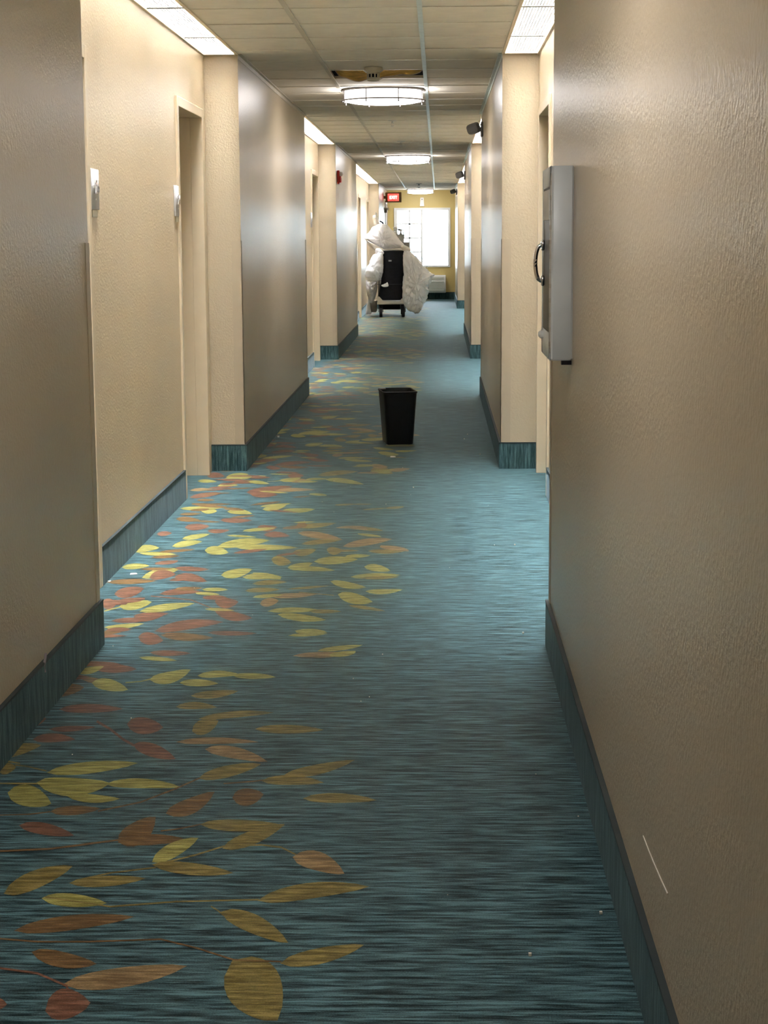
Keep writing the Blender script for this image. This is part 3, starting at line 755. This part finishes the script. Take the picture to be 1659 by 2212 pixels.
b = MB(); b.box((-1.08, CY+.16, 1.03), (-.57, CY+1.24, 1.055), .008); cpart(b, 'top_tray', 'cart_grey')
b = MB(); b.tube([(-1.0, CY+.2, 1.14), (-.99, CY+.02, 1.14), (-.95, CY-.02, 1.14), (-.60, CY-.02, 1.14), (-.575, CY+.02, 1.14), (-.57, CY+.2, 1.14)], .011, 10); cpart(b, 'handle_bar', 'black_plastic')
# black bag
bag = MB(); rg = []
for k in range(15):
    v = k/14; z = 1.145-.845*v
    xl = -.972-.09*(max(0, v-.35)/.65)**1.2+(.05*((v-.93)/.07) if v > .93 else 0); xr_ = -.592+.012*math.sin(v*5)-(.05*((v-.93)/.07) if v > .93 else 0)
    yf = CY-.02-.05*math.sin(math.pi*min(1, v*1.05))-.02*v; yk = CY+.19
    cx_, hx, cy_, hy = (xl+xr_)/2, (xr_-xl)/2, (yf+yk)/2, (yk-yf)/2
    r = []
    for j in range(32):
        a = 2*math.pi*j/32; ca, sa = math.cos(a), math.sin(a)
        p = Vector((cx_+hx*math.copysign(abs(ca)**.45, ca), cy_+hy*math.copysign(abs(sa)**.45, sa), z))
        p += noise.noise_vector(p*9)*.010; r.append(p)
    rg.append(r)
bag.loft(rg); bg_o = cpart(bag, 'waste_bag', 'black_cloth', label='black fabric bag hanging on the cart end')
b = MB(); b.box((-.868, CY-.062, .965), (-.815, CY-.05, .990)); cpart(b, 'bag_label', 'sign_grey', False, bg_o)
b = MB(); b.box((-1.07, CY-.10, .57), (-.60, CY-.085, .576)); cpart(b, 'bag_seam', 'binding', False, bg_o)
# linens (each its own thing)
def linen(name, pts, Y, front, back, mat, label, cat, crumple=.012, ns=9, seed=0, power=2.4):
    cpt = at(sum(p[0] for p in pts)/len(pts), max(p[1] for p in pts), Y)
    o = blob(pxo(pts, Y), Y, front, back, crumple, ns, seed, power).build(name, mat, None, True); return tag(o, label, cat)
linen('duvet', [(789,515),(797,503),(808,490),(818,486),(829,485),(839,490),(850,502),(862,518),(873,531),(868,536),(850,540),(838,545),(830,546),(818,538),(806,528),(797,521)], CY+.42, .24, .36, 'linen',
      'folded white duvet slumped over the top of the cart', 'duvet', .018, 8, 3, 4.)
linen('folded_sheet', [(791,519),(799,522),(808,529),(820,539),(830,546),(846,541),(862,538),(872,535),(870,541),(850,545),(834,551),(822,549),(810,542),(800,535)], CY+.40, .26, .34, 'linen_warm',
      'cream edge of a folded sheet beneath the white duvet', 'sheet', .012, 10, 9, 4.)
linen('laundry_bag', [(818,546),(826,550),(827,575),(825,594),(818,605),(806,608),(794,604),(789,592),(796,572),(806,553)], CY-.10, .14, .14, 'linen',
      'white laundry bag hanging on the left of the cart', 'laundry bag', .02, 9, 5, 2.2)
linen('laundry_bag', [(876,535),(886,547),(900,560),(912,574),(926,589),(936,594),(930,604),(926,620),(921,640),(914,655),(907,670),(897,674),(889,671),(880,664),(873,652),(872,620),(874,590),(872,560)], CY-.06, .16, .26, 'linen',
      'large stuffed white laundry bag bulging on the right of the cart', 'laundry bag', .036, 11, 14, 2.2)
linen('knotted_cloth', [(812,538),(820,537),(829,545),(826,551),(818,551),(811,546)], CY-.06, .07, .07, 'linen', 'white knotted cloth under the left end of the duvet', 'cloth', .008, 14, 2)
linen('knotted_cloth', [(866,532),(874,530),(884,535),(887,541),(880,544),(870,541)], CY-.06, .07, .07, 'linen_warm', 'cream knotted cloth at the neck of the right laundry bag', 'cloth', .008, 14, 6)
linen('towel', [(792,604),(804,606),(813,604),(815,620),(811,640),(806,652),(799,652),(795,640),(792,622)], CY+.12, .07, .09, 'linen_grey', 'greyish white towel hanging below the left laundry bag', 'towel', .016, 13, 21)
linen('cloth', [(796,645),(799,655),(802,676),(796,678),(790,677),(792,660)], CY+.2, .05, .06, 'linen', 'white cloth trailing to the floor left of the cart', 'cloth', .008, 13, 31)
linen('cleaning_rag', [(805,468),(809,464),(812,459),(815,466),(818,478),(822,488),(815,492),(809,488),(807,481)], CY+.5, .05, .06, 'linen_warm', 'white rag standing up at the top of the cart', 'rag', .010, 16, 41)
linen('paper_scrap', [(824,616),(833,612),(837,610),(839,618),(832,620),(826,619)], CY-.10, .006, .006, 'paper_white', 'white paper tucked in the pocket of the black cart bag', 'paper', .002, 12, 8)
b = MB(); q0, q1 = at(799, 650, CY+.3), at(813, 674, CY+.3); b.box((q0.x, CY+.25, q1.z), (q1.x, CY+.75, q0.z), .01)
o = b.build('side_bin', 'cart_brown', None, True); tag(o, 'brown bin hanging low on the left side of the cart', 'bin')
# rag clip
b = MB(); q0, q1 = at(820, 477, CY+.45), at(829, 485, CY+.45); b.tube([q0, (q0+q1)/2+Vector((0, 0, .012)), q1], .012, 8); b.tube([(q0+q1)/2+Vector((-.03, 0, .02)), (q0+q1)/2+Vector((.03, 0, .0))], .009, 8)
tag(b.build('spring_clamp', 'black_plastic', None, True), 'small black clamp beside the white rag on the cart', 'clamp')
# caddy with bottles on the right of the cart top
cad = at(861, 527, CY+.98)
cdy = thing('supply_caddy', 'grey supply caddy on the cart top behind the duvet', 'caddy', (cad.x, CY+.98, cad.z), R(6))
b = MB(); b.loft([rsq(.085, .12, 0, .02), rsq(.10, .135, .17, .02), rsq(.094, .129, .17, .018), rsq(.08, .115, .01, .018)]); b.build('caddy_tub', 'grey_plastic', cdy, True)
b = MB(); b.tube([(-.09, 0, .16), (-.085, 0, .24), (0, 0, .265), (.085, 0, .24), (.09, 0, .16)], .009, 8); b.build('caddy_handle', 'grey_plastic', cdy, True)
for dx, dy, hh, mt, lab in ((-.045, -.03, .29, 'sign_grey', 'pale grey spray bottle standing in the cart caddy, left one'), (.04, .02, .25, 'dark_grey', 'dark grey spray bottle standing in the cart caddy, right one')):
    sbt = thing('spray_bottle', lab, 'bottle', (cad.x+dx, CY+.98+dy, cad.z+.012))
    b = MB(); b.lathe([(.032, 0), (.036, .01), (.036, hh*.55), (.015, hh*.75), (.013, hh*.82)], n=18); b.build('bottle_body', mt, sbt, True)
    b = MB(); b.box((-.05, -.012, hh*.88), (.025, .012, hh), .005); b.box((-.02, -.014, hh*.8), (.02, .014, hh*.9), .004); b.tube([(-.03, 0, hh*.88), (-.04, 0, hh*.75)], .005, 6); b.build('trigger', 'white_plastic', sbt, True)
b = MB(); q0, q1 = at(868, 523, CY+.86), at(884, 531, CY+.86); b.box((q0.x, CY+.84, q1.z-.06), (q1.x, CY+1.1, q0.z), .012)
tag(b.build('storage_box', 'dark_grey', None, True), 'dark grey box on the right edge of the cart top', 'box')
for k, (dx, dz) in enumerate(((0, 0), (.035, -.03), (.06, -.07))):
    p = [at(x, y, CY+.15+.05*k) for x, y in ((884, 536), (888, 541), (906, 552), (917, 562), (921, 573), (916, 577), (908, 566), (898, 553), (888, 543))]
    p = [q+Vector((dx*.4, 0, dz)) for q in p]
    b = MB(); b.tube(p, .0045, 6)
    tag(b.build('wire_hanger', 'wire_blue', None, True), ['topmost', 'middle', 'lowest'][k]+' pale blue wire hanger behind the right laundry bag', 'hanger', 'hangers on the cart')

# ------------------------------------------------------------------ litter, scuffs
def scrap(px, py, w, d, h, rz, label):
    q = on_floor(px, py)
    b = MB(); b.loft([[(-w, -d, 0), (w, -d*.6, 0), (w*.8, d, 0), (-w*.7, d*.7, 0)], [(-w*.9, -d*.9, h*.6), (w*.95, -d*.5, h), (w*.7, d*.9, h*.7), (-w*.65, d*.6, h)]])
    o = b.build('paper_scrap', 'paper_white', None, False, loc=(q.x, q.y, .0015), rot=(0, 0, rz)); tag(o, label, 'paper')
scrap(848, 988, .018, .02, .006, .2, 'white paper scrap on the carpet just in front of the bin')
scrap(288, 1241, .016, .012, .004, .3, 'white paper scrap on the carpet by the left recess base')
scrap(601, 945, .006, .01, .012, .5, 'tiny white scrap beside the left base short of the bin')
scrap(236, 1257, .007, .006, .004, .9, 'tiny white scrap at the corner of the left recess base')
cm = MB()
for k in range(36):
    y = random.uniform(2.9, 14); x = random.uniform(XL+.03, XR-.03); r = random.uniform(.0009, .0018)
    cm.box((x-r, y-r, .001), (x+r, y+r, .001+r*1.3))
for px, py in ((836,962),(832,957),(1010,939),(1003,949),(1037,982),(893,1054),(1112,1178),(1130,1369),(1293,1769),(1304,1843),(1298,1975),(1145,2065),(870,1012)):
    q = on_floor(px, py); r = .0028; cm.box((q.x-r, q.y-r*1.3, .001), (q.x+r, q.y+r*1.3, .006))
o = cm.build('carpet_crumbs', 'crumb'); tag(o, 'tiny pale crumbs scattered over the teal carpet', 'crumbs', kind='stuff')
# scrape on the foreground right wall and smear on the left base
def wall_pt(px, py, X):
    d = ray(px, py); return Vector((0, 0, CAMH))+d*(X/d.x)
b = MB(); pts = [wall_pt(x, y, XR) for x, y in ((1390,1806),(1400,1832),(1412,1862),(1425,1892),(1434,1912),(1443,1931))]
b.tube([Vector((XR, p.y, p.z)) for p in pts], .0016, 6); b.build('scrape_mark', 'scuff_white', WRt[1], label='white scrape on the paint')
b = MB(); pts = [wall_pt(x, y, XL+.012) for x, y in ((99,1412),(96,1432),(97,1452))]
b.tube([Vector((XL+.012, p.y, p.z)) for p in pts], .004, 6)
bl = [o for o in bpy.data.objects if o.name.startswith('baseboard_left') and 'nearest' in o.get('label', '')][0]
b.build('smear', 'stain_pink', bl, label='pale smear on the carpet base')
